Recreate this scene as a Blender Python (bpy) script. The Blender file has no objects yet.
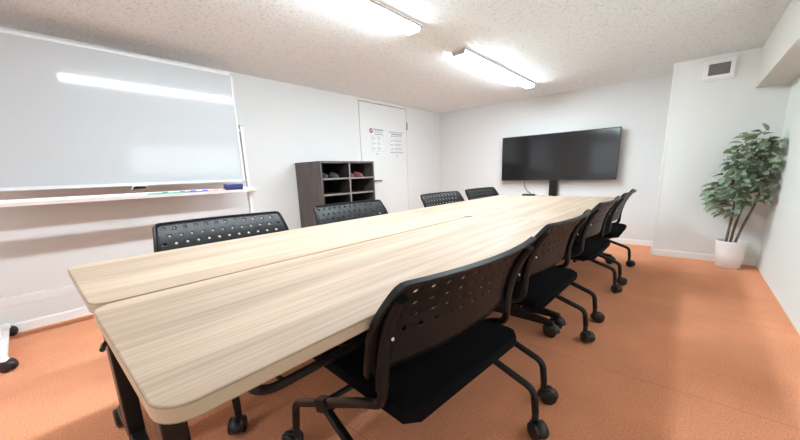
import bpy, bmesh, math, random
from mathutils import Vector, Matrix

random.seed(7)
C = bpy.context.scene.collection
PI = math.pi
HC = 1.05                                    # camera height
AX, BY, CX, H = -3.611, 5.283, 0.621, 2.098  # left wall, screen wall, right wall, ceiling
BY2, CXL = 4.784, -0.239                     # column face, column left edge
SX, SZ = 0.393, 1.738                        # soffit face and underside
YB = -2.3                                    # wall behind the camera

# ------------------------------------------------------------------ materials
def mat(name, col, rough=0.5, metal=0.0, spec=0.5, coat=0.0):
    m = bpy.data.materials.new(name); m.use_nodes = True
    b = m.node_tree.nodes['Principled BSDF']
    b.inputs['Base Color'].default_value = (*col, 1)
    b.inputs['Roughness'].default_value = rough
    b.inputs['Metallic'].default_value = metal
    b.inputs['Specular IOR Level'].default_value = spec
    b.inputs['Coat Weight'].default_value = coat
    return m

def nodes(m):
    nt = m.node_tree
    return nt, nt.nodes, nt.links, nt.nodes['Principled BSDF']

def noise_mat(name, c1, c2, scale=(10, 10, 10), nscale=1.0, detail=3, rough=0.6, bump=0.0, bdist=0.01,
              lo=0.35, hi=0.65, spec=0.5, bscale=None):
    m = mat(name, c1, rough, spec=spec)
    nt, N, L, b = nodes(m)
    tc = N.new('ShaderNodeTexCoord'); mp = N.new('ShaderNodeMapping')
    mp.inputs['Scale'].default_value = scale
    L.new(tc.outputs['Object'], mp.inputs['Vector'])
    n = N.new('ShaderNodeTexNoise'); n.inputs['Scale'].default_value = nscale; n.inputs['Detail'].default_value = detail
    L.new(mp.outputs['Vector'], n.inputs['Vector'])
    r = N.new('ShaderNodeValToRGB')
    r.color_ramp.elements[0].position = lo; r.color_ramp.elements[0].color = (*c1, 1)
    r.color_ramp.elements[1].position = hi; r.color_ramp.elements[1].color = (*c2, 1)
    L.new(n.outputs['Fac'], r.inputs['Fac']); L.new(r.outputs['Color'], b.inputs['Base Color'])
    if bump:
        n2 = n
        if bscale:
            n2 = N.new('ShaderNodeTexNoise'); n2.inputs['Scale'].default_value = bscale; n2.inputs['Detail'].default_value = 4
            L.new(tc.outputs['Object'], n2.inputs['Vector'])
        bp = N.new('ShaderNodeBump'); bp.inputs['Strength'].default_value = bump; bp.inputs['Distance'].default_value = bdist
        L.new(n2.outputs['Fac'], bp.inputs['Height']); L.new(bp.outputs['Normal'], b.inputs['Normal'])
    return m

def emit(name, col, strength):
    m = bpy.data.materials.new(name); m.use_nodes = True
    nt = m.node_tree; nt.nodes.remove(nt.nodes['Principled BSDF'])
    e = nt.nodes.new('ShaderNodeEmission'); e.inputs['Color'].default_value = (*col, 1); e.inputs['Strength'].default_value = strength
    nt.links.new(e.outputs[0], nt.nodes['Material Output'].inputs['Surface'])
    return m

M = {}
M['wall'] = noise_mat('white_wallpaper', (.65, .65, .637), (.68, .68, .67), nscale=90, rough=.75, bump=.08, bdist=.002, spec=.2)
M['column'] = noise_mat('white_panel', (.76, .77, .75), (.78, .79, .77), nscale=40, rough=.6, spec=.3)
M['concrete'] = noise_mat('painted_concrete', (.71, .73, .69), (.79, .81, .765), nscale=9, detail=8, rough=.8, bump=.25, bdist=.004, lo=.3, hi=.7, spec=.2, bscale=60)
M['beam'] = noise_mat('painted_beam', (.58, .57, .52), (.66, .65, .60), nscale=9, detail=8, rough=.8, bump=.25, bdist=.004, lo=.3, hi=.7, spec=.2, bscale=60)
M['trim'] = mat('white_trim', (.84, .83, .81), .45)
M['white_metal'] = mat('white_metal', (.82, .82, .82), .35)
M['frame'] = mat('pale_grey_frame', (.63, .63, .63), .4)
M['alu'] = mat('satin_aluminium', (.78, .79, .80), .35, .35)
M['grey_plastic'] = mat('grey_plastic', (.45, .44, .41), .5)
M['door'] = mat('white_door', (.68, .685, .67), .5)
M['gap'] = mat('dark_gap', (.12, .11, .10), .8)
M['steel'] = mat('brushed_steel', (.35, .34, .33), .35, .8)
M['dark_metal'] = mat('dark_handle_metal', (.08, .08, .08), .35, .5)
M['black_metal'] = mat('black_coated_steel', (.009, .008, .008), .34, 0, .35)
M['black_plastic'] = noise_mat('black_plastic', (.009, .009, .0095), (.013, .013, .0135), nscale=300, rough=.4, spec=.2, bump=.05, bdist=.001)
M['caster'] = mat('black_caster_nylon', (.012, .012, .012), .4)
M['seat'] = noise_mat('black_seat_fabric', (.004, .004, .0055), (.009, .009, .011), nscale=400, rough=.95, bump=.3, bdist=.002, spec=.06)
M['screen'] = mat('tv_screen', (.012, .012, .013), .10, 0, .6)
M['bezel'] = mat('tv_bezel', (.012, .012, .012), .4)
M['board'] = mat('whiteboard_enamel', (.455, .47, .48), .07, 0, .5)
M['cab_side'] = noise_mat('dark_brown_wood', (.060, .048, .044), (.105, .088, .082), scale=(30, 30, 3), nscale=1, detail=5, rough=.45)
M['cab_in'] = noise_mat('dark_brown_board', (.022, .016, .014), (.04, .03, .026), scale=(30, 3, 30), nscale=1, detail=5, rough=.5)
M['cab_edge'] = mat('taupe_shelf_edge', (.19, .165, .155), .5)
M['edge'] = mat('beige_edge_band', (.52, .435, .305), .45)
M['pot'] = mat('white_ceramic', (.84, .83, .81), .3)
M['soil'] = noise_mat('potting_bark', (.12, .07, .04), (.30, .20, .12), nscale=60, rough=.9, bump=.6, bdist=.01)
M['trunk'] = noise_mat('plant_bark', (.10, .065, .035), (.22, .155, .09), scale=(1, 1, .3), nscale=80, rough=.8, bump=.3, bdist=.003)
M['leaf'] = noise_mat('green_leaf', (.085, .155, .08), (.40, .48, .32), nscale=16, detail=2, rough=.42, lo=.3, hi=.72)
M['eraser'] = mat('blue_eraser_plastic', (.03, .035, .16), .4)
M['felt'] = mat('eraser_felt', (.02, .02, .05), .9)
M['pen_green'] = mat('green_marker', (.05, .33, .22), .4)
M['pen_blue'] = mat('blue_marker', (.06, .07, .45), .4)
M['pen_red'] = mat('red_marker', (.75, .30, .27), .4)
M['paper'] = mat('white_paper', (.70, .715, .71), .5)
M['ink'] = mat('grey_print', (.33, .35, .35), .7)
M['ink_dark'] = mat('dark_print', (.20, .21, .21), .7)
M['ink_green'] = mat('green_print', (.30, .44, .39), .7)
M['emblem'] = mat('dark_red_print', (.22, .07, .08), .6)
M['slip_dark'] = mat('charcoal_slipper', (.045, .045, .05), .6)
M['slip_red'] = mat('maroon_slipper', (.19, .055, .06), .6)
M['vent_mesh'] = noise_mat('vent_mesh', (.12, .10, .10), (.27, .24, .23), nscale=160, rough=.8, bump=.5, bdist=.004)
M['lamp'] = emit('lamp_diffuser', (.865, 1.0, 1.085), 32.0)
M['lamp_fill'] = emit('lamp_diffuser_fill', (.865, 1.0, 1.085), 9.0)  # glow of the fill lamp added behind the camera
M['day'] = emit('frosted_daylight', (.90, .97, 1.0), 1.2)
M['day_fill'] = emit('added_window_fill', (.90, .97, 1.0), .6)  # glow of the fill window added behind the camera
M['rear'] = mat('rear_wall_paint', (.80, .79, .77), .8)

def wood():
    m = mat('light_oak_laminate', (.7, .55, .4), .55, spec=.18)
    nt, N, L, b = nodes(m)
    tc = N.new('ShaderNodeTexCoord')
    def layer(scale, ns, det, dist=0.0):
        mp = N.new('ShaderNodeMapping'); mp.inputs['Scale'].default_value = scale
        L.new(tc.outputs['Object'], mp.inputs['Vector'])
        n = N.new('ShaderNodeTexNoise'); n.inputs['Scale'].default_value = ns; n.inputs['Detail'].default_value = det
        n.inputs['Distortion'].default_value = dist
        L.new(mp.outputs['Vector'], n.inputs['Vector']); return n
    a = layer((17, .7, 1), 1.0, 3, .3)
    f = layer((90, 2.2, 1), 1.0, 4)
    w = layer((5, .5, 1), 1.0, 2, .6)
    def ramp(n, p0, c0, p1, c1):
        r = N.new('ShaderNodeValToRGB'); e = r.color_ramp.elements
        e[0].position = p0; e[0].color = (*c0, 1); e[1].position = p1; e[1].color = (*c1, 1)
        L.new(n.outputs['Fac'], r.inputs['Fac']); return r
    r1 = ramp(a, .33, (.335, .246, .182), .62, (.435, .335, .258))
    r2 = ramp(f, .30, (.79, .76, .73), .56, (1, 1, 1))
    r3 = ramp(w, .3, (.88, .86, .84), .7, (1.06, 1.04, 1.0))
    def mul(x, y):
        mx = N.new('ShaderNodeMix'); mx.data_type = 'RGBA'; mx.blend_type = 'MULTIPLY'; mx.inputs[0].default_value = 1
        L.new(x, mx.inputs[6]); L.new(y, mx.inputs[7]); return mx.outputs[2]
    o = mul(mul(r1.outputs['Color'], r2.outputs['Color']), r3.outputs['Color'])
    L.new(o, b.inputs['Base Color'])
    return m
M['wood'] = wood()

def carpet():
    m = mat('terracotta_loop_carpet', (.5, .22, .12), .95, spec=.1)
    nt, N, L, b = nodes(m)
    tc = N.new('ShaderNodeTexCoord')
    n1 = N.new('ShaderNodeTexNoise'); n1.inputs['Scale'].default_value = 150; n1.inputs['Detail'].default_value = 3
    n2 = N.new('ShaderNodeTexNoise'); n2.inputs['Scale'].default_value = 3.0; n2.inputs['Detail'].default_value = 5
    for n in (n1, n2): L.new(tc.outputs['Object'], n.inputs['Vector'])
    r1 = N.new('ShaderNodeValToRGB'); e = r1.color_ramp.elements
    e[0].position = .3; e[0].color = (.66, .25, .125, 1); e[1].position = .7; e[1].color = (.88, .41, .235, 1)
    r2 = N.new('ShaderNodeValToRGB'); e = r2.color_ramp.elements
    e[0].position = .3; e[0].color = (.90, .90, .90, 1); e[1].position = .7; e[1].color = (1.04, 1.03, 1.02, 1)
    L.new(n1.outputs['Fac'], r1.inputs['Fac']); L.new(n2.outputs['Fac'], r2.inputs['Fac'])
    mx = N.new('ShaderNodeMix'); mx.data_type = 'RGBA'; mx.blend_type = 'MULTIPLY'; mx.inputs[0].default_value = 1
    L.new(r1.outputs['Color'], mx.inputs[6]); L.new(r2.outputs['Color'], mx.inputs[7])
    # faint joint lines between carpet tiles (the joint at y = 1.855)
    sep = N.new('ShaderNodeSeparateXYZ'); L.new(tc.outputs['Object'], sep.inputs[0])
    s1 = N.new('ShaderNodeMath'); s1.operation = 'SUBTRACT'; s1.inputs[1].default_value = 1.855
    L.new(sep.outputs['Y'], s1.inputs[0])
    s2 = N.new('ShaderNodeMath'); s2.operation = 'PINGPONG'; s2.inputs[1].default_value = .56
    L.new(s1.outputs[0], s2.inputs[0])
    s3 = N.new('ShaderNodeMath'); s3.operation = 'GREATER_THAN'; s3.inputs[1].default_value = .004
    L.new(s2.outputs[0], s3.inputs[0])
    r3 = N.new('ShaderNodeValToRGB'); r3.color_ramp.elements[0].color = (.86, .84, .83, 1); r3.color_ramp.elements[1].color = (1, 1, 1, 1)
    L.new(s3.outputs[0], r3.inputs['Fac'])
    m2 = N.new('ShaderNodeMix'); m2.data_type = 'RGBA'; m2.blend_type = 'MULTIPLY'; m2.inputs[0].default_value = 1
    L.new(mx.outputs[2], m2.inputs[6]); L.new(r3.outputs['Color'], m2.inputs[7])
    L.new(m2.outputs[2], b.inputs['Base Color'])
    bp = N.new('ShaderNodeBump'); bp.inputs['Strength'].default_value = .7; bp.inputs['Distance'].default_value = .006
    L.new(n1.outputs['Fac'], bp.inputs['Height']); L.new(bp.outputs['Normal'], b.inputs['Normal'])
    return m
M['carpet'] = carpet()

def ceiling_mat():
    m = mat('rough_acoustic_plaster', (.6, .55, .5), .95, spec=.1)
    nt, N, L, b = nodes(m)
    tc = N.new('ShaderNodeTexCoord')
    n1 = N.new('ShaderNodeTexNoise'); n1.inputs['Scale'].default_value = 66; n1.inputs['Detail'].default_value = 4; n1.inputs['Roughness'].default_value = .65
    L.new(tc.outputs['Object'], n1.inputs['Vector'])
    r = N.new('ShaderNodeValToRGB'); e = r.color_ramp.elements
    e[0].position = .34; e[0].color = (.62, .645, .635, 1); e[1].position = .47; e[1].color = (.83, .88, .89, 1)
    L.new(n1.outputs['Fac'], r.inputs['Fac']); L.new(r.outputs['Color'], b.inputs['Base Color'])
    bp = N.new('ShaderNodeBump'); bp.inputs['Strength'].default_value = .55; bp.inputs['Distance'].default_value = .018
    L.new(n1.outputs['Fac'], bp.inputs['Height']); L.new(bp.outputs['Normal'], b.inputs['Normal'])
    return m
M['ceiling'] = ceiling_mat()

# ------------------------------------------------------------------ mesh helpers
def B(): return bmesh.new()

def box(bm, x0, x1, y0, y1, z0, z1, mtx=None):
    vs = [bm.verts.new((x, y, z)) for x in (x0, x1) for y in (y0, y1) for z in (z0, z1)]
    if mtx is not None:
        for v in vs: v.co = mtx @ v.co
    for f in ((0, 1, 3, 2), (4, 6, 7, 5), (0, 4, 5, 1), (2, 3, 7, 6), (0, 2, 6, 4), (1, 5, 7, 3)):
        bm.faces.new([vs[i] for i in f])
    return vs

def tube(bm, pts, r, seg=10, cap=True, sx=1.0):
    pts = [Vector(p) for p in pts]
    rings = []
    up = Vector((0, 0, 1)); prev = None
    for i, p in enumerate(pts):
        if i == 0: d = pts[1] - p
        elif i == len(pts) - 1: d = p - pts[i - 1]
        else: d = (pts[i + 1] - p).normalized() + (p - pts[i - 1]).normalized()
        d.normalize()
        if prev is None:
            a = Vector((0, 1, 0)) if abs(d.y) < .9 else Vector((1, 0, 0))
            n = (a - d * a.dot(d)).normalized()
        else:
            n = (prev - d * prev.dot(d)).normalized()
        prev = n; q = d.cross(n)
        rr = r[i] if isinstance(r, (list, tuple)) else r
        rings.append([bm.verts.new(p + n * (rr * sx * math.cos(2 * PI * k / seg)) + q * (rr * math.sin(2 * PI * k / seg))) for k in range(seg)])
    for a, b in zip(rings, rings[1:]):
        for k in range(seg):
            bm.faces.new((a[k], a[(k + 1) % seg], b[(k + 1) % seg], b[k]))
    if cap:
        bm.faces.new(rings[0][::-1]); bm.faces.new(rings[-1])

def fillet(pts, rad, n=6):
    pts = [Vector(p) for p in pts]; out = [pts[0]]
    for i in range(1, len(pts) - 1):
        p = pts[i]; a = pts[i - 1] - p; b = pts[i + 1] - p
        ra = min(rad, a.length * .48); rb = min(rad, b.length * .48)
        s = p + a.normalized() * ra; e = p + b.normalized() * rb
        for k in range(n + 1):
            t = k / n
            out.append(s * (1 - t) ** 2 + p * 2 * t * (1 - t) + e * t * t)
    out.append(pts[-1]); return out

def lathe(bm, prof, seg=32, c=(0, 0, 0)):
    rings = []
    for r, z in prof:
        rings.append([bm.verts.new((c[0] + r * math.cos(2 * PI * k / seg), c[1] + r * math.sin(2 * PI * k / seg), c[2] + z)) for k in range(seg)])
    for a, b in zip(rings, rings[1:]):
        for k in range(seg): bm.faces.new((a[k], a[(k + 1) % seg], b[(k + 1) % seg], b[k]))
    bm.faces.new(rings[0][::-1]); bm.faces.new(rings[-1])

def prism(bm, poly, z0, z1, axis='z'):
    def P(u, v, w):
        return {'z': (u, v, w), 'y': (u, w, v), 'x': (w, u, v)}[axis]
    a = [bm.verts.new(P(u, v, z0)) for u, v in poly]; b = [bm.verts.new(P(u, v, z1)) for u, v in poly]
    n = len(poly)
    bm.faces.new(a[::-1]); bm.faces.new(b)
    for i in range(n): bm.faces.new((a[i], a[(i + 1) % n], b[(i + 1) % n], b[i]))

def rrect(x0, x1, y0, y1, r, n=6):
    out = []
    for cx, cy, a0 in ((x1 - r, y1 - r, 0), (x0 + r, y1 - r, 90), (x0 + r, y0 + r, 180), (x1 - r, y0 + r, 270)):
        for k in range(n + 1):
            a = math.radians(a0 + 90 * k / n); out.append((cx + r * math.cos(a), cy + r * math.sin(a)))
    return out

def sphere(bm, c, rx, ry, rz, u=12, v=8):
    r = bmesh.ops.create_uvsphere(bm, u_segments=u, v_segments=v, radius=1)
    for w in r['verts']: w.co = Vector((c[0] + w.co.x * rx, c[1] + w.co.y * ry, c[2] + w.co.z * rz))

def cyl(bm, p0, p1, r, seg=16): tube(bm, [p0, p1], r, seg)

def obj(name, bm, m, parent=None, smooth=False, bevel=0, loc=None):
    bmesh.ops.recalc_face_normals(bm, faces=bm.faces)
    me = bpy.data.meshes.new(name); bm.to_mesh(me); bm.free()
    ms = m if isinstance(m, (list, tuple)) else [m]
    for x in ms: me.materials.append(x)
    o = bpy.data.objects.new(name, me); C.objects.link(o)
    if parent is not None: o.parent = parent
    if loc: o.location = loc
    if smooth:
        for p in me.polygons: p.use_smooth = True
        try: me.set_sharp_from_angle(angle=math.radians(40))
        except Exception: pass
    if bevel:
        b = o.modifiers.new('bevel', 'BEVEL'); b.width = bevel; b.segments = 2; b.limit_method = 'ANGLE'
    return o

def thing(name, label, cat, loc=(0, 0, 0), rotz=0, group=None):
    o = bpy.data.objects.new(name, None); C.objects.link(o); o.empty_display_size = .1
    o.location = loc; o.rotation_euler = (0, 0, rotz)
    return tag(o, label, cat, group)

def tag(o, label, cat, group=None):
    o['label'] = label; o['category'] = cat
    if group: o['group'] = group
    return o

def struct(name, bm, m, parent=None, label=None, **k):
    o = obj(name, bm, m, parent, **k)
    if parent is None:
        o['kind'] = 'structure'
        if label: o['label'] = label
    return o

def dup(root, loc, rotz, label, group=None):
    r = root.copy(); C.objects.link(r); r.location = loc; r.rotation_euler = (0, 0, rotz); r['label'] = label
    if group: r['group'] = group
    for ch in list(root.children):
        c = ch.copy(); C.objects.link(c); c.parent = r
        for g in ch.children:
            d = g.copy(); C.objects.link(d); d.parent = c
    return r

# ------------------------------------------------------------------ the room
T = .12
b = B(); box(b, AX - T, CX + T, YB - T, BY + T, -T, 0); struct('floor', b, M['carpet'])
b = B(); box(b, AX - T, CX + T, YB - T, BY + T, H, H + T); struct('ceiling', b, M['ceiling'])
DY0, DY1, DZ = 3.285, 4.318, 2.062
b = B()
box(b, AX - T, AX, YB - T, DY0, 0, H); box(b, AX - T, AX, DY1, BY + T, 0, H); box(b, AX - T, AX, DY0, DY1, DZ, H)
struct('wall_left', b, M['wall'])
b = B(); box(b, AX, CX + T, BY, BY + T, 0, H); struct('wall_back', b, M['wall'])
# column boxed out in the right back corner: lower and upper panel with a fine joint
b = B(); box(b, CXL, CX, BY2, BY, 0, .926); box(b, CXL, CX, BY2, BY, .935, H); box(b, CXL + .003, CX, BY2 + .008, BY, .92, .94)
struct('wall_column', b, M['column'])
b = B(); box(b, CXL - .012, CXL + .004, BY2 - .004, BY2 + .03, .07, H); struct('trim_2', b, M['trim'])
# right wall with the high window opening under the soffit
WY0, WY1, WZ0, WZ1 = 1.28, 3.05, 1.13, 1.68
b = B()
box(b, CX, CX + T, YB - T, WY0, 0, H); box(b, CX, CX + T, WY1, BY, 0, H)
box(b, CX, CX + T, WY0, WY1, 0, WZ0); box(b, CX, CX + T, WY0, WY1, WZ1, H)
struct('wall_right', b, M['concrete'])
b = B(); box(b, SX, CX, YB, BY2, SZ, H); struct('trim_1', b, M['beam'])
FX0, FX1, FZ0, FZ1 = -2.6, .2, .75, 1.85  # opening for the added fill window
b = B(); box(b, AX, FX0, YB - T, YB, 0, H); box(b, FX1, CX, YB - T, YB, 0, H); box(b, FX0, FX1, YB - T, YB, 0, FZ0); box(b, FX0, FX1, YB - T, YB, FZ1, H)
struct('wall_front', b, M['rear'])
b = B(); box(b, FX0, FX1, YB - .08, YB - .07, FZ0, FZ1); w2 = struct('window_fill', b, M['day_fill'])  # added pane, out of view, glows to even out the room light
b = B()
for x0, x1, z0, z1 in ((FX0, FX0 + .04, FZ0, FZ1), (FX1 - .04, FX1, FZ0, FZ1), (FX0, FX1, FZ0, FZ0 + .04), (FX0, FX1, FZ1 - .04, FZ1), (-1.22, -1.18, FZ0, FZ1)): box(b, x0, x1, YB - .09, YB - .03, z0, z1)
obj('window_frame', b, M['alu'], w2)  # frame of the added fill window
# window
b = B(); box(b, CX + .06, CX + .07, WY0, WY1, WZ0, WZ1); w = struct('window_1', b, M['day'])
b = B()
for y0, y1, z0, z1 in ((WY0, WY0 + .03, WZ0, WZ1), (WY1 - .03, WY1, WZ0, WZ1), (WY0, WY1, WZ0, WZ0 + .03), (WY0, WY1, WZ1 - .03, WZ1), (2.15, 2.18, WZ0, WZ1)):
    box(b, CX + .03, CX + .09, y0, y1, z0, z1)
obj('window_frame', b, M['alu'], w)
# baseboards
def baseboard(name, x0, x1, y0, y1, lip):
    b = B(); box(b, x0, x1, y0, y1, 0, .062)
    lx0, lx1, ly0, ly1 = lip; box(b, lx0, lx1, ly0, ly1, .062, .07)
    struct(name, b, M['trim'])
baseboard('baseboard_left', AX, AX + .012, YB, DY0 - .004, (AX, AX + .007, YB, DY0 - .004))
baseboard('baseboard_left_far', AX, AX + .012, DY1 + .004, BY, (AX, AX + .007, DY1 + .004, BY))
baseboard('baseboard_back', AX, CXL, BY - .012, BY, (AX, CXL, BY - .007, BY))
baseboard('baseboard_column', CXL - .01, CX, BY2 - .014, BY2, (CXL - .006, CX, BY2 - .008, BY2))

# door flush in the left wall
b = B(); box(b, AX - .05, AX + .001, DY0 + .009, DY1 - .009, .008, DZ - .009); door = struct('door_1', b, M['door'])
b = B(); box(b, AX - .08, AX - .052, DY0, DY1, 0, DZ); obj('door_gap', b, M['gap'], door)
for z0 in (1.738, .25):
    b = B(); box(b, AX, AX + .012, DY1 - .004, DY1 + .022, z0, z0 + .11); cyl(b, (AX + .01, DY1 + .002, z0 - .006), (AX + .01, DY1 + .002, z0 + .116), .008, 10)
    obj('door_hinge', b, M['steel'], door)
b = B(); cyl(b, (AX, 3.50, .945), (AX + .008, 3.50, .945), .028, 20); cyl(b, (AX, 3.50, .945), (AX + .05, 3.50, .945), .011, 12)
tube(b, fillet([(AX + .05, 3.49, .945), (AX + .05, 3.55, .945), (AX + .048, 3.645, .943)], .02), .011, 10)
obj('door_handle', b, M['dark_metal'], door, smooth=True)

# ------------------------------------------------------------------ posters on the door
def poster(y0, y1, z0, z1, kind, label):
    t = thing('poster', label, 'poster', (AX + .001, (y0 + y1) / 2, z0), 0, 'notices on the white door')
    W = (y1 - y0) / 2; Hh = z1 - z0
    b = B(); box(b, .0005, .002, -W, W, 0, Hh); obj('paper', b, M['paper'], t)
    pr, dk, gr = B(), B(), B()
    rnd = random.Random(kind)
    def line(bm, ya, yb, z, h):
        # a row of small characters
        y = ya
        while y < yb:
            w_ = rnd.uniform(.008, .016)
            box(bm, .002, .0026, y, min(y + w_, yb), z, z + h * rnd.uniform(.75, 1)); y += w_ + .004
    def frame(bm, ya, yb, za, zb, t_=.0035):
        for a, c, d, e in ((ya, yb, za, za + t_), (ya, yb, zb - t_, zb), (ya, ya + t_, za, zb), (yb - t_, yb, za, zb)): box(bm, .002, .0026, a, c, d, e)
    if kind == 1:
        em = B(); cyl(em, (.002, -W + .045, Hh - .045), (.0028, -W + .045, Hh - .045), .036, 20); 
        obj('emblem', em, M['emblem'], t)
        e2 = B()
        for a in (-.6, .6):
            mt = Matrix.Translation((.0031, -W + .045, Hh - .045)) @ Matrix.Rotation(a, 4, 'X')
            box(e2, -.0004, .0004, -.020, .020, -.003, .003, mt)
        obj('emblem_mark', e2, M['paper'], t)
        line(dk, -W + .095, W - .02, Hh - .035, .026); line(gr, -W + .095, W - .03, Hh - .068, .022); line(dk, -W + .11, W - .03, Hh - .098, .016)
        frame(gr, -W + .02, W - .02, .02, Hh - .115)
        for cy in (-W + .045, .0, ):
            for r_ in range(3):
                z = .04 + r_ * .072
                line(pr, cy, cy + .05, z + .036, .010); line(pr, cy + .004, cy + .085, z + .018, .009); line(pr, cy, cy + .06, z, .008)
    else:
        line(pr, -W + .02, W - .02, Hh - .03, .02); line(dk, -W + .07, W - .05, Hh - .062, .022); line(pr, -W + .05, W - .04, Hh - .09, .018)
        frame(pr, -W + .03, W - .02, .045, Hh - .11)
        for r_ in range(3):
            z = .075 + r_ * .062
            line(dk, -W + .06, -W + .10, z, .018); line(pr, -W + .13, W - .07, z + .016, .014); line(pr, -W + .13, W - .05, z - .006, .012)
        line(dk, -W + .03, W - .03, .022, .014)
    obj('small_print', pr, M['ink'], t)
    obj('heading_print', dk, M['ink_dark'], t)
    if kind == 1: obj('green_print', gr, M['ink_green'], t)
    else: gr.free()
    b = B(); box(b, .0005, .003, -.022, .012, -.022, -.006); obj('page_tab', b, M['ink'], t)
poster(3.461, 3.785, 1.357, 1.714, 1, 'left notice on the white door with a round dark red emblem')
poster(3.873, 4.245, 1.340, 1.698, 2, 'right notice on the white door, nearer the hinge, with framed text and no emblem')

# ------------------------------------------------------------------ ceiling lamps
def lamp(y0, y1, label, glow='lamp'):
    t = thing('ceiling_lamp', label, 'lamp', (-1.662, (y0 + y1) / 2, H), 0, 'linear ceiling lamps')
    L = (y1 - y0) / 2
    b = B(); prism(b, [(-.07, 0), (.07, 0), (.07, -.010), (-.07, -.010)], -L, L, 'y'); obj('housing', b, M['white_metal'], t)
    for q in (-1, 1):
        b = B(); box(b, min(q * .064, q * .068), max(q * .064, q * .068), -L, L, -.022, -.0101); obj('reflector_lip', b, M['grey_plastic'], t)
    b = B(); prism(b, [(-.060, -.010), (.060, -.010), (.060, -.022), (.052, -.036), (.034, -.044), (-.034, -.044), (-.052, -.036), (-.060, -.022)], -L + .02, L - .02, 'y')
    obj('diffuser', b, M[glow], t)
    for s in (-1, 1):
        b = B(); prism(b, [(-.062, -.010), (.062, -.010), (.060, -.036), (.05, -.046), (-.05, -.046), (-.060, -.036)], s * (L - .02), s * L, 'y'); obj('end_cap', b, M['grey_plastic'] if s < 0 else M['white_metal'], t)
    return t
lamp(.43, 2.115, 'long lit ceiling lamp over the near half of the table')
lamp(2.73, 4.46, 'long lit ceiling lamp over the far half of the table, nearer the television')
lamp(-1.95, -.25, 'added dim fill lamp on the ceiling behind the viewer', 'lamp_fill')  # added out of view to lift the light at the near end

# ------------------------------------------------------------------ tables
TL = 2.05; TH = .72
def make_table(label, loc, w, lever):
    t = thing('folding_table', label, 'table', loc, 0, 'rolling tables pushed together')
    hw = w / 2; hl = TL / 2
    b = B(); prism(b, rrect(-hw, hw, -hl, hl, .055, 8), TH - .032, TH)
    top = obj('tabletop', b, [M['wood'], M['edge']], t)
    for p in top.data.polygons: p.material_index = 0 if p.normal.z > .9 else 1
    bv = top.modifiers.new('bevel', 'BEVEL'); bv.width = .004; bv.segments = 2; bv.limit_method = 'ANGLE'; bv.angle_limit = math.radians(50); bv.material = 0
    for s in (-1, 1):
        yl = -(hl - .06) if s < 0 else hl - .075
        b = B(); box(b, -.01, .076, yl - .025, yl + .025, .10, TH - .07); box(b, -.07, .13, yl - .04, yl + .04, TH - .075, TH - .033)
        lg = obj('leg', b, M['black_metal'], t, bevel=.006)
        fx = hw - .062
        b = B(); prism(b, [(.05 - fx, .075), (.05 - fx, .10), (-.02, .135), (.09, .135), (fx + .05, .10), (fx + .05, .075)], yl - .022, yl + .022, 'y')
        obj('foot', b, M['black_metal'], lg, bevel=.005)
        for q in (-1, 1):
            b = B(); caster_geo(b, q * (fx - .008) + .035, yl, q * .012, 0, 1.18); obj('caster', b, M['caster'], lg, smooth=True)
    b = B(); 
    for s in (-1, 1): box(b, s * (hw - .05) - .012, s * (hw - .05) + .012, -hl + .12, hl - .12, TH - .055, TH - .033)
    box(b, -.02, .02, -hl + .06, hl - .06, TH - .12, TH - .08)
    obj('apron_rail', b, M['black_metal'], t)
    # wire shelf under the top
    b = B(); y0, y1 = -hl + .20, hl - .20; z = .575
    xa, xb = -.19, hw - .135
    tube(b, fillet([(xa, y0 + .02, TH - .06), (xa, y0, z), (xb, y0, z), (xb, y1, z), (xa, y1, z), (xa, y1 - .02, TH - .06)], .05), .012, 8)
    tube(b, [(xa, y0, z), (xa, y1, z)], .008, 8)
    n = 9
    for k in range(n):
        y = y0 + .06 + k * (y1 - y0 - .12) / (n - 1); tube(b, [(xa, y, z), (xb, y, z)], .006, 6)
    obj('wire_shelf', b, M['black_metal'], t, smooth=True)
    # lever under the end
    if lever:
        b = B(); tube(b, fillet([(-.20, -hl + .10, TH - .045), (-.20, -hl + .03, TH - .055), (-.19, -hl + .0, TH - .06), (-.14, -hl - .008, TH - .055)], .02), .006, 8)
        sphere(b, (-.215, -hl + .015, TH - .044), .008, .008, .008, 10, 6)
        obj('release_lever', b, M['black_metal'], t, smooth=True)
    return t

def caster_geo(bm, x, y, ox, oy, k=1.0):
    # twin wheels under a rounded hood, trailing towards (ox, oy) from the stem at x, y
    cx, cy = x + ox, y + oy
    a = math.atan2(oy, ox) if (ox or oy) else 0
    ca, sa = math.cos(a), math.sin(a)
    for s in (-1, 1):
        n = Vector((-sa, ca, 0))
        p = Vector((cx, cy, .034 * k))
        tube(bm, [p + n * s * .008 * k, p + n * s * .012 * k, p + n * s * .026 * k, p + n * s * .030 * k], [.026 * k, .034 * k, .034 * k, .028 * k], 16)
    r = bmesh.ops.create_uvsphere(bm, u_segments=14, v_segments=9, radius=1)
    for w in r['verts']:
        z = w.co.z; z = max(z, -.15)
        u, v = w.co.x * .046 * k, w.co.y * .031 * k
        w.co = Vector((cx + ca * u - sa * v, cy + sa * u + ca * v, (.036 + z * .037) * k))
    cyl(bm, (x, y, .055), (x, y, .098), .013, 10)

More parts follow.
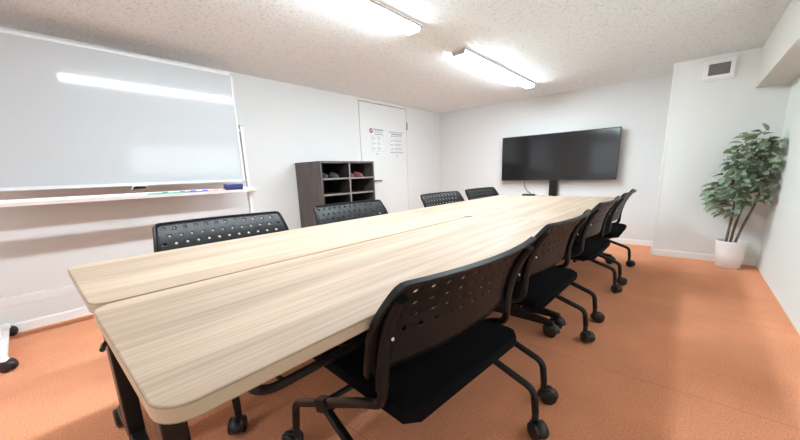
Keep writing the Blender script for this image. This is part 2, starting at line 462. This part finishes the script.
XW = (-1.879, -1.200, -.537)
tabs = []
for (x0, x1, side) in ((XW[1] + .006, XW[2], 'right'), (XW[0], XW[1] - .006, 'left')):
    for yy, end in ((.07 + TL / 2, 'near'), (2.1205 + TL / 2, 'far')):
        lab = {('right', 'near'): 'light oak rolling table at the near end, on the side of the largest chair',
               ('right', 'far'): 'light oak rolling table at the far end, on the plant side, reaching towards the television',
               ('left', 'near'): 'light oak rolling table at the near end, on the whiteboard side',
               ('left', 'far'): 'light oak rolling table at the far end, in front of the shoe cabinet and door'}[(side, end)]
        if end == 'far':
            x0, x1 = (x0 - .005, x1) if side == 'right' else (x0, x1 + .005)
        tabs.append(make_table(lab, ((x0 + x1) / 2, yy, 0), x1 - x0, side == 'right'))

# ------------------------------------------------------------------ chairs
# local frame: sitter looks along +x, origin on the floor under the top edge of the back
PROF = [(.812, .000), (.800, .007), (.77, .030), (.73, .056), (.69, .076), (.64, .092), (.59, .102), (.545, .108)]   # z, forward offset
def prof(z):
    for (z0, x0), (z1, x1) in zip(PROF, PROF[1:]):
        if z <= z0 and z >= z1:
            t = (z0 - z) / (z0 - z1); t2 = t
            return x0 + (x1 - x0) * t2
    return PROF[-1][1] if z < PROF[-1][0] else PROF[0][1]
HW = .355
def back_pt(y, z):
    u = y / HW
    return Vector((prof(z) + .050 * u * u - .030, y, z))

def make_back():
    bm = B()
    ny = 26; zs = []
    ztop, zbot = .812, .548
    nz = 13
    ys = [-HW + 2 * HW * i / ny for i in range(ny + 1)]
    zl = [zbot + (ztop - zbot) * j / nz for j in range(nz + 1)]
    def outline(z):
        # half width at height z: rounded, cut-off upper corners
        d = ztop - z; h = HW
        h = HW - .02 * max(0, 1 - d / .13)
        if d < .02: h -= .016 * (1 - d / .02) ** 2
        e = z - zbot
        if e < .03: h = min(h, HW - .02 * (1 - e / .03) ** 1.6)
        return h
    V = {}
    for j, z in enumerate(zl):
        h = outline(z)
        for i, y in enumerate(ys):
            V[i, j] = bm.verts.new(back_pt(y * h / HW, z))
    hole_rows = {11: 0, 9: 1, 7: 0, 5: 1}
    for j in range(nz):
        for i in range(ny):
            q = (V[i, j], V[i + 1, j], V[i + 1, j + 1], V[i, j + 1])
            ph = hole_rows.get(j)
            if ph is not None and 1 <= i <= ny - 2 and i % 2 == 1 - ph:
                c = [v.co for v in q]
                def uv(u, v): return c[0] * (1 - u) * (1 - v) + c[1] * u * (1 - v) + c[2] * u * v + c[3] * (1 - u) * v
                o8 = []
                for k in range(8):
                    a = math.radians(225 - 22.5 + 45 * k)
                    o8.append(bm.verts.new(uv(.5 + .26 * math.cos(a), .5 + .30 * math.sin(a))))
                for k in range(4):
                    bm.faces.new((q[k], o8[(2 * k + 1) % 8], o8[2 * k]))
                    bm.faces.new((q[k], q[(k + 1) % 4], o8[(2 * k + 2) % 8], o8[2 * k + 1]))
            else:
                bm.faces.new(q)
    return bm

def make_chair(reach=.62, wf=.34):
    t = thing('rolling_chair', '', 'chair', (0, 0, 0), 0, 'black chairs around the table')
    o = obj('backrest', make_back(), M['black_plastic'], t, smooth=True)
    s = o.modifiers.new('thickness', 'SOLIDIFY'); s.thickness = .003; s.offset = 0
    # rim moulding around the top and sides
    b = B()
    pts = []
    for k in range(9):
        z = .552 + (.79 - .552) * k / 8; pts.append(back_pt(-HW + .02 * max(0, 1 - (.812 - z) / .13), z))
    pts += [back_pt(-HW + .021, .802), back_pt(-HW + .028, .809), back_pt(-HW + .040, .812)]
    pts += [back_pt(y, .812) for y in [(-HW + .09) + (2 * HW - .18) * k / 12 for k in range(13)]]
    pts += [Vector((p.x, -p.y, p.z)) for p in pts[11::-1]]
    rings = []
    for i, p in enumerate(pts):
        tg = (pts[min(i + 1, len(pts) - 1)] - pts[max(i - 1, 0)]).normalized()
        dz = .004; nrm = Vector((1, 0, -(prof(p.z - dz) - prof(p.z + dz)) / (-2 * dz))) if False else Vector((1, -.1 * p.y / HW ** 2, (prof(p.z - dz) - prof(p.z + dz)) / (2 * dz)))
        nrm = (nrm - tg * nrm.dot(tg)).normalized(); m_ = tg.cross(nrm)
        rings.append([b.verts.new(p + nrm * a + m_ * c) for a, c in ((-.013, -.0045), (.007, -.0045), (.007, .0045), (-.013, .0045))])
    for r0, r1 in zip(rings, rings[1:]):
        for k in range(4): b.faces.new((r0[k], r0[(k + 1) % 4], r1[(k + 1) % 4], r1[k]))
    b.faces.new(rings[0][::-1]); b.faces.new(rings[-1])
    obj('rim', b, M['black_plastic'], o, smooth=True, bevel=.002)
    # seat cushion
    b = B()
    out = [(.025, -.26), (.055, -.30), (.60, -.30), (.645, -.265), (.66, -.18), (.66, .18), (.645, .265), (.60, .30), (.055, .30), (.025, .26)]
    layers = [(.405, .93), (.412, .985), (.43, 1.0), (.452, .995), (.463, .95)]
    rings = []
    for z, k in layers:
        rings.append([b.verts.new((.35 + (x - .35) * k, y * k, z + (-.010 if x > .62 else 0))) for x, y in out])
    n = len(out)
    for r0, r1 in zip(rings, rings[1:]):
        for i in range(n): b.faces.new((r0[i], r0[(i + 1) % n], r1[(i + 1) % n], r1[i]))
    b.faces.new(rings[0][::-1]); b.faces.new(rings[-1])
    so = obj('seat', b, M['seat'], t, smooth=True)
    b = B(); box(b, .09, .60, -.25, .25, .388, .408); obj('seat_pan', b, M['black_plastic'], so, bevel=.006)
    for sd in (-1, 1):
        y = sd * .322
        # back post: tube that follows the back, then bends under it and runs down to the front caster
        b = B(); p = [back_pt(y, z) + Vector((-.018, 0, 0)) for z in (.775, .74, .70, .65, .60, .56)]
        xb = p[-1].x
        for a, c in zip(p, p[1:]):
            pass
        tube(b, p + [Vector((xb + .004, y, .51))], .0135, 12, sx=1.5)
        bp = obj('back_post', b, M['black_plastic'], t, smooth=True)
        for z in (.665,):
            b = B(); q = back_pt(y, z); sphere(b, (q.x - .040, y, z), .003, .005, .005, 8, 6)
            obj('screw', b, M['alu'], bp, smooth=True)
        b = B()
        yf = sd * wf
        tube(b, fillet([(xb, y, .555), (xb + .004, y, .462), (xb + .07, y + sd * .012, .440), (reach - .02, yf, .215), (reach, yf, .10)], .04), .0145, 10)
        fl = obj('front_leg', b, M['black_metal'], t, smooth=True)
        b = B(); caster_geo(b, reach, yf, .02, sd * .012); obj('caster', b, M['caster'], fl, smooth=True)
        b = B()
        yr = sd * .355
        tube(b, fillet([(.40, sd * .338, .317), (.34, yr - sd * .010, .312), (-.01, yr, .195), (-.02, yr, .10)], .035), .0145, 10)
        rl = obj('rear_leg', b, M['black_metal'], t, smooth=True)
        b = B(); mt = Matrix.Translation((.385, sd * .338, .322)) @ Matrix.Rotation(.43, 4, 'Y'); box(b, -.035, .035, -.018, .018, -.022, .022, mt); obj('leg_joint', b, M['black_plastic'], rl, bevel=.004)
        b = B(); caster_geo(b, -.02, yr, -.018, -sd * .01); obj('caster', b, M['caster'], rl, smooth=True)
    b = B(); tube(b, [(.40, -.335, .317), (.40, .335, .317)], .011, 8); tube(b, [(.16, -.24, .378), (.16, .24, .378)], .011, 8); obj('cross_bar', b, M['black_metal'], t, smooth=True)
    return t

DEG = math.radians
proto = make_chair()
right = [(-.41, .83, 4.5), (-.41, 1.755, 1.5), (-.405, 2.785, 1), (-.400, 3.72, -1)]
rl = ['largest chair in view, black with perforated back, at the near right side of the table',
      'black perforated chair on the plant side, directly beyond the largest chair',
      'black perforated chair on the plant side, third counting from the viewer',
      'black perforated chair on the plant side, farthest back and nearest the potted plant']
for i, (x, y, a) in enumerate(right):
    if i == 0:
        o = proto; o.location = (x, y, 0); o.rotation_euler = (0, 0, PI - DEG(a)); o['label'] = rl[0]
    else: o = dup(proto, (x, y, 0), PI - DEG(a), rl[i])
left = [(-2.215, .79, -6), (-2.20, 1.825, -6), (-2.13, 3.10, -4), (-2.11, 4.0, -5)]
ll = ['black perforated chair in front of the whiteboard, nearest on the far side of the table',
      'black perforated chair directly in front of the dark shoe cabinet',
      'black perforated chair in front of the white door with notices',
      'black perforated chair on the door side, nearest the television']
for i, (x, y, a) in enumerate(left):
    if i == 0:
        o = make_chair(.90, .262); o.location = (x, y + .02, 0); o.scale = (1, 1.06, 1); o.rotation_euler = (0, 0, DEG(a)); o['label'] = ll[0]
    else: dup(proto, (x, y, 0), DEG(a), ll[i])

# ------------------------------------------------------------------ whiteboard on its rolling stand
BXX = -3.22
wb = thing('mobile_whiteboard', 'large white whiteboard in a thin pale frame on a rolling stand by the left wall', 'whiteboard', (BXX, .61, 0))
y0, y1, z0, z1 = -.82, .806, 1.022, 1.962       # board edges in the stand's own frame
b = B(); box(b, -.012, .012, y0, y1, z0, z1); pan = obj('board_panel', b, M['board'], wb)
b = B()
for a, c, d, e in ((y0, y1, z0 - .004, z0 + .018), (y0, y1, z1 - .018, z1 + .004), (y0 - .004, y0 + .016, z0, z1), (y1 - .016, y1 + .004, z0, z1)): box(b, -.018, .018, a, c, d, e)
obj('board_frame', b, M['frame'], pan, bevel=.003)
for yy in (y0, y1):
    for zz in (z0 + .006, z1 - .006):
        b = B(); box(b, -.021, .021, yy - .014, yy + .014, zz - .014, zz + .014); obj('corner_cap', b, M['grey_plastic'], pan, bevel=.005)
b = B(); box(b, -.03, .03, -.045, .045, z0 - .028, z0 - .004); prism(b, [(-.06, z0 - .028), (.06, z0 - .028), (.03, z0 - .008), (-.03, z0 - .008)], .012, .03, 'x'); obj('board_latch', b, M['alu'], pan)
for s in (-1, 1):
    yp = s * .843 - .007
    b = B(); box(b, -.022, .022, yp - .011, yp + .011, .09, 1.52); po = obj('post', b, M['alu'], wb, bevel=.003)
    b = B(); cyl(b, (0, yp, 1.48), (0, yp - s * .03, 1.48), .016, 14); box(b, -.024, .024, yp - .014, yp + .014, 1.515, 1.53); obj('pivot', b, M['grey_plastic'], po, smooth=True)
    b = B(); box(b, -.345, .345, yp - .03, yp + .03, .072, .10); ft = obj('foot', b, M['white_metal'], wb, bevel=.008)
    for q in (-1, 1):
        b = B(); caster_geo(b, q * .325, yp, q * .02, .02); obj('caster', b, M['caster'], ft, smooth=True)
        b = B(); sphere(b, (q * .335, yp + .012, .07), .035, .022, .014, 12, 8); obj('brake_cover', b, M['white_metal'], ft, smooth=True)
b = B(); box(b, -.02, .02, -.84, .83, .295, .35); obj('cross_rail', b, M['frame'], wb, bevel=.003)
b = B(); prism(b, [(.02, .965), (.022, .925), (.10, .925), (.112, .949), (.108, .949), (.098, .939), (.028, .939), (.026, .965)], -.83, .87, 'y'); prism(b, [(.0, .90), (.06, .90), (.06, .93), (.0, .95)], .82, .86, 'y')
prism(b, [(.0, .90), (.06, .90), (.06, .93), (.0, .95)], -.85, -.81, 'y'); obj('pen_tray', b, M['white_metal'], wb)
TZ = .940
def marker(y, L, m, label, x=BXX + .055):
    t = thing('marker_pen', label, 'marker', (x, y, TZ), 0, 'marker pens in the tray')
    R = .0085
    b = B(); cyl(b, (0, 0, R), (0, L * .68, R), R, 12); obj('barrel', b, M['paper'] if False else m, t, smooth=True)
    b = B(); cyl(b, (0, L * .68, R), (0, L, R), R * 1.08, 12); box(b, -.003, .003, L * .7, L * .98, R * 1.9, R * 2.6); obj('cap', b, m, t, smooth=True)
for y, m, lab, dx in ((.645, 'pen_green', 'green marker pen in the whiteboard tray, farthest from the blue eraser', .0),
                  (.76, 'pen_green', 'green marker pen in the whiteboard tray, touching the blue pens', .022),
                  (.845, 'pen_blue', 'blue marker pen in the whiteboard tray, next to the green pens', .0),
                  (.93, 'pen_blue', 'blue marker pen in the whiteboard tray, next to the red pens', .022),
                  (1.025, 'pen_red', 'red marker pen in the whiteboard tray, beside the blue pens', .0),
                  (1.10, 'pen_red', 'red marker pen in the whiteboard tray, nearest the blue eraser', .022)):
    marker(y, .135, M[m], lab, BXX + .05 + dx)
t = thing('board_eraser', 'dark blue whiteboard eraser at the right end of the tray', 'eraser', (BXX + .064, 1.283, TZ))
b = B(); box(b, -.028, .028, -.078, .078, .018, .062); obj('grip', b, M['eraser'], t, bevel=.008)
b = B(); box(b, -.026, .026, -.076, .076, 0, .018); obj('felt_pad', b, M['felt'], t)

# ------------------------------------------------------------------ shoe cabinet and slippers
x0, x1, ya, yb, zt = -3.598, -3.1, 2.205, 3.03, 1.207
cab = thing('shoe_cabinet', 'dark brown open shoe cabinet with two columns of shelves against the left wall', 'cabinet', (x0, ya, 0))
D, W = x1 - x0, yb - ya
for q, lab in ((0, ''), (W - .022, '')):
    b = B(); box(b, 0, D, q, q + .022, 0, zt); obj('side_panel', b, M['cab_side'], cab)
b = B(); box(b, 0, D - .002, .022, W - .022, zt - .022, zt); obj('top_panel', b, M['cab_side'], cab)
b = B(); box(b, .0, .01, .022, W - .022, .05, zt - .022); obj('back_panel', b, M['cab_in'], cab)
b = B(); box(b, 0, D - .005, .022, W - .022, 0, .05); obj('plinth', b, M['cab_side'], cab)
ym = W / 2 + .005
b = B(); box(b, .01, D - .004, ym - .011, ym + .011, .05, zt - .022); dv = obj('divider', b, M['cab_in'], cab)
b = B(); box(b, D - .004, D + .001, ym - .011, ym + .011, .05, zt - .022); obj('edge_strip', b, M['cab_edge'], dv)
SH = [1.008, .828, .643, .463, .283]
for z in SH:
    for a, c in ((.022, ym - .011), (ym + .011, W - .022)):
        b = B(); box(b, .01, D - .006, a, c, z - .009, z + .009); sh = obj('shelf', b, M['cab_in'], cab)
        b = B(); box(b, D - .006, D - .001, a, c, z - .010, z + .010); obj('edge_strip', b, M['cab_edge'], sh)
def slipper(y, m, label, x=x1 - .16, z=SH[0] + .009):
    t = thing('slipper', label, 'slipper', (x, y, z), 0, 'slippers on the cabinet shelf')
    b = B(); prism(b, [( .13 * math.cos(a) , .046 * math.sin(a) * (1.0 + .15 * math.cos(a))) for a in [2 * PI * k / 20 for k in range(20)]], 0, .016); obj('sole', b, m, t, bevel=.004)
    b = B(); n = 10
    R0 = []
    for j in range(6):
        u = j / 5; xx = -.0 + .122 * u; hw = .047 * math.sqrt(max(.02, 1 - (u * .97) ** 2.4)); hh = .058 * (1 - .55 * u ** 1.5)
        R0.append([b.verts.new((xx, hw * math.cos(PI * k / n), .012 + hh * math.sin(PI * k / n))) for k in range(n + 1)])
    for a, c in zip(R0, R0[1:]):
        for k in range(n): b.faces.new((a[k], a[k + 1], c[k + 1], c[k]))
    b.faces.new(R0[-1])
    u = obj('upper', b, m, t, smooth=True); sm = u.modifiers.new('thickness', 'SOLIDIFY'); sm.thickness = .006
slipper(ya + 0.112, M['slip_dark'], 'charcoal slipper in the top left compartment, left of its pair')
slipper(ya + 0.264, M['slip_dark'], 'charcoal slipper in the top left compartment, right of its pair')
slipper(ya + 0.499, M['slip_red'], 'maroon slipper in the top right compartment, left of its pair')
slipper(ya + 0.645, M['slip_red'], 'maroon slipper in the top right compartment, right of its pair')
t0 = thing('slipper', 'maroon slipper leaning on the wall of the top right compartment behind the pair', 'slipper', (x1 - .42, ya + 0.561, SH[0] + .009), 0, 'slippers on the cabinet shelf')
b = B(); prism(b, [(.11 * math.cos(a), .045 * math.sin(a)) for a in [2 * PI * k / 18 for k in range(18)]], 0, .045); obj('upper', b, M['slip_red'], t0, bevel=.015)

# ------------------------------------------------------------------ television
TY = 5.17
tv = thing('television', 'large black flat-screen television on a pole stand at the far wall', 'television', (-1.527, TY, 0))
xa, xb, za, zb = -.798, .798, .872, 1.541
b = B(); box(b, xa, xb, .004, .045, za, zb); box(b, xa + .2, xb - .2, .045, .07, za + .05, zb - .2); obj('housing', b, M['bezel'], tv, bevel=.003)
b = B(); box(b, xa + .008, xb - .008, -.001, .005, za + .014, zb - .008); obj('screen', b, M['screen'], tv)
b = B()
for a, c, d, e in ((xa, xb, za, za + .014), (xa, xb, zb - .008, zb), (xa, xa + .008, za, zb), (xb - .008, xb, za, zb)): box(b, a, c, -.004, .006, d, e)
obj('bezel', b, M['bezel'], tv)
b = B(); box(b, -.05, .05, .02, .075, .03, .95); box(b, -.055, .055, .015, .03, .60, .88); po = obj('stand_pole', b, M['black_metal'], tv, bevel=.004)
b = B(); box(b, -.42, .42, -.34, .095, 0, .03); obj('stand_base', b, M['black_metal'], tv, bevel=.006)
b = B(); tube(b, fillet([(-.415, .02, .9), (-.415, -.0, .86), (-.33, -.25, .80), (-.15, -.62, .755), (.05, -1.02, .742)], .2, 8), .006, 8)
tag(obj('video_cable', b, M['bezel'], None, smooth=True, loc=(-1.527, TY, 0)), 'thin dark cable running from the television down to the far table end', 'cable')
t = thing('cable_adapter', 'small flat black cable adapter box lying at the far end of the table', 'adapter', (-1.47, 4.13, TH + .0005))
b = B(); box(b, -.10, .05, -.03, .03, 0, .022); obj('case', b, M['bezel'], t, bevel=.004)
b = B(); tube(b, fillet([(.05, 0, .012), (.10, .02, .014), (.13, -.02, .008), (.17, 0, .008)], .03), .007, 8); obj('plug', b, M['grey_plastic'], t, smooth=True)

# ------------------------------------------------------------------ ventilation grille
t = thing('wall_vent', 'square white ventilation grille high on the column by the ceiling', 'vent', (.112, BY2, 1.863))
b = B(); Vw, Vh = .121, .188
box(b, -Vw, Vw, -.018, 0, 0, Vh); 
for a, c, d, e in ((-Vw + .012, -Vw + .04, .045, Vh - .034), (Vw - .04, Vw - .012, .045, Vh - .034), (-Vw + .012, Vw - .012, .014, .045), (-Vw + .012, Vw - .012, Vh - .034, Vh - .012)): box(b, a, c, -.032, -.018, d, e)
obj('vent_frame', b, M['trim'], t)
b = B(); box(b, -Vw + .041, Vw - .041, -.026, -.0185, .046, Vh - .035); obj('vent_mesh', b, M['vent_mesh'], t)

# ------------------------------------------------------------------ potted plant
PX, PY = .400, 4.585
pl = thing('potted_plant', 'leafy green artificial tree in a white pot in the far right corner', 'plant', (PX, PY, 0))
b = B(); lathe(b, [(.088, 0), (.094, .006), (.108, .13), (.119, .262), (.121, .272), (.117, .276), (.110, .27), (.106, .235), (.02, .235)], 40)
obj('pot', b, M['pot'], pl, smooth=True)
b = B(); lathe(b, [(.106, .225), (.105, .243), (.06, .252), (.005, .254)], 24); obj('soil', b, M['soil'], pl, smooth=True)
trunks = [[(-.045, -.01, .24), (-.035, -.02, .45), (-.03, -.05, .64), (-.07, -.05, .85), (-.09, -.03, 1.05)],
          [(-.01, .01, .24), (.0, -.0, .42), (.03, -.0, .60), (.05, .01, .78), (.03, .02, 1.0), (.02, .01, 1.2)],
          [(.02, .0, .24), (.05, -.05, .43), (.095, -.09, .62), (.13, -.11, .86), (.14, -.11, 1.08), (.13, -.10, 1.22)]]
for tr in trunks:
    b = B(); p = fillet(tr, .09, 5); tube(b, p, [.0115 - .006 * k / (len(p) - 1) for k in range(len(p))], 8); obj('trunk', b, M['trunk'], pl, smooth=True)
poly = [(.495, 1.325), (.60, 1.26), (.612, 1.007), (.605, .80), (.56, .66), (.478, .72), (.42, .66), (.39, .55), (.33, .52), (.23, .58), (.17, .77), (.26, .98), (.29, 1.2), (.383, 1.305)]
def inside(x, z):
    c = False; n = len(poly)
    for i in range(n):
        xa, za = poly[i]; xb, zb = poly[(i + 1) % n]
        if (za > z) != (zb > z) and x < (xb - xa) * (z - za) / (zb - za) + xa: c = not c
    return c
def leaf(bm, base, d, L, W, roll):
    d = d.normalized(); up = Vector((0, 0, 1)); s = d.cross(up)
    if s.length < .1: s = Vector((1, 0, 0))
    s.normalize(); n = s.cross(d)
    s, n = s * math.cos(roll) + n * math.sin(roll), n * math.cos(roll) - s * math.sin(roll)
    prof_ = [(0, .04), (.16, .55), (.36, 1), (.58, .95), (.80, .55), (.93, .2), (1, .02)]
    rows = []
    for u, w in prof_:
        p = base + d * (L * u) - n * (L * .28 * u * u)
        rows.append((bm.verts.new(p + s * (W * w) - n * (-W * w * .35)), bm.verts.new(p), bm.verts.new(p - s * (W * w) - n * (-W * w * .35))))
    for a, c in zip(rows, rows[1:]):
        bm.faces.new((a[0], a[1], c[1], c[0])); bm.faces.new((a[1], a[2], c[2], c[1]))
rnd = random.Random(11)
b = B(); bs = B(); cnt = 0
axis = [Vector(q) for tr in trunks for q in fillet(tr, .09, 5) if q[2] > .40]
while cnt < 360:
    x = rnd.uniform(.12, .615); z = rnd.uniform(.40, 1.33)
    if not inside(x, z): continue
    hw = .17 * (1 - abs((z - .92) / .62) ** 3)
    y = 4.53 + rnd.uniform(-1, 1) * max(hw, .05)
    q = Vector((x - PX, y - PY, z))
    a = min(axis, key=lambda p: (p - q).length + max(0, p.z - q.z) * .6)
    d = q - a; d.z *= .4
    d += Vector((rnd.uniform(-.08, .05), rnd.uniform(-.09, .05), rnd.uniform(-.05, .03)))
    L = rnd.uniform(.075, .118)
    tip = q + d.normalized() * L
    if tip.x + PX > CX - .012 or tip.y + PY > BY2 - .02 or tip.y + PY < 4.2: 
        d = -d; d.z *= .2; tip = q + d.normalized() * L
        if tip.x + PX > CX - .012 or tip.y + PY > BY2 - .02: continue
    leaf(b, q, d, L, L * rnd.uniform(.25, .33), rnd.uniform(-.9, .9))
    if cnt % 5 == 0 and (q - a).length > .03: tube(bs, [a, (a + q) / 2 + Vector((0, 0, .01)), q], [.004, .003, .002], 5)
    cnt += 1
for v in b.verts: v.co.x = min(v.co.x, CX - .006 - PX - rnd.random() * .012); v.co.y = min(v.co.y, BY2 - .006 - PY)
obj('foliage', b, M['leaf'], pl, smooth=True)
obj('twigs', bs, M['trunk'], pl, smooth=True)

# ------------------------------------------------------------------ light, camera, view
w = bpy.data.worlds.new('world'); bpy.context.scene.world = w; w.use_nodes = True
bg = w.node_tree.nodes['Background']; bg.inputs[0].default_value = (.9, .95, 1, 1); bg.inputs[1].default_value = .6

f, cx, cy, pitch, yaw, roll = 326.5175, 404.0327, 241.6193, -.2077, .7144, -.033
cp, sp, c_, s_ = math.cos(pitch), math.sin(pitch), math.cos(yaw), math.sin(yaw)
fw = Vector((-s_ * cp, c_ * cp, sp)); rt = Vector((c_, s_, 0)); up = rt.cross(fw)
r2 = rt * math.cos(roll) + up * math.sin(roll); u2 = up * math.cos(roll) - rt * math.sin(roll)
cam = bpy.data.cameras.new('camera'); co = bpy.data.objects.new('camera', cam); C.objects.link(co)
mw = Matrix((r2, u2, -fw)).transposed().to_4x4(); mw.translation = (0, 0, HC); co.matrix_world = mw
cam.sensor_fit = 'HORIZONTAL'; cam.sensor_width = 36; cam.lens = f / 800 * 36
cam.shift_x = -(cx - 400) / 800; cam.shift_y = (cy - 220) / 800; cam.clip_start = .02
sc = bpy.context.scene; sc.camera = co
sc.view_settings.view_transform = 'Standard'; sc.view_settings.look = 'None'
sc.view_settings.gamma = 1; sc.view_settings.use_curve_mapping = False; sc.view_settings.exposure = 1.80
sc.cycles.max_bounces = 10; sc.cycles.diffuse_bounces = 6
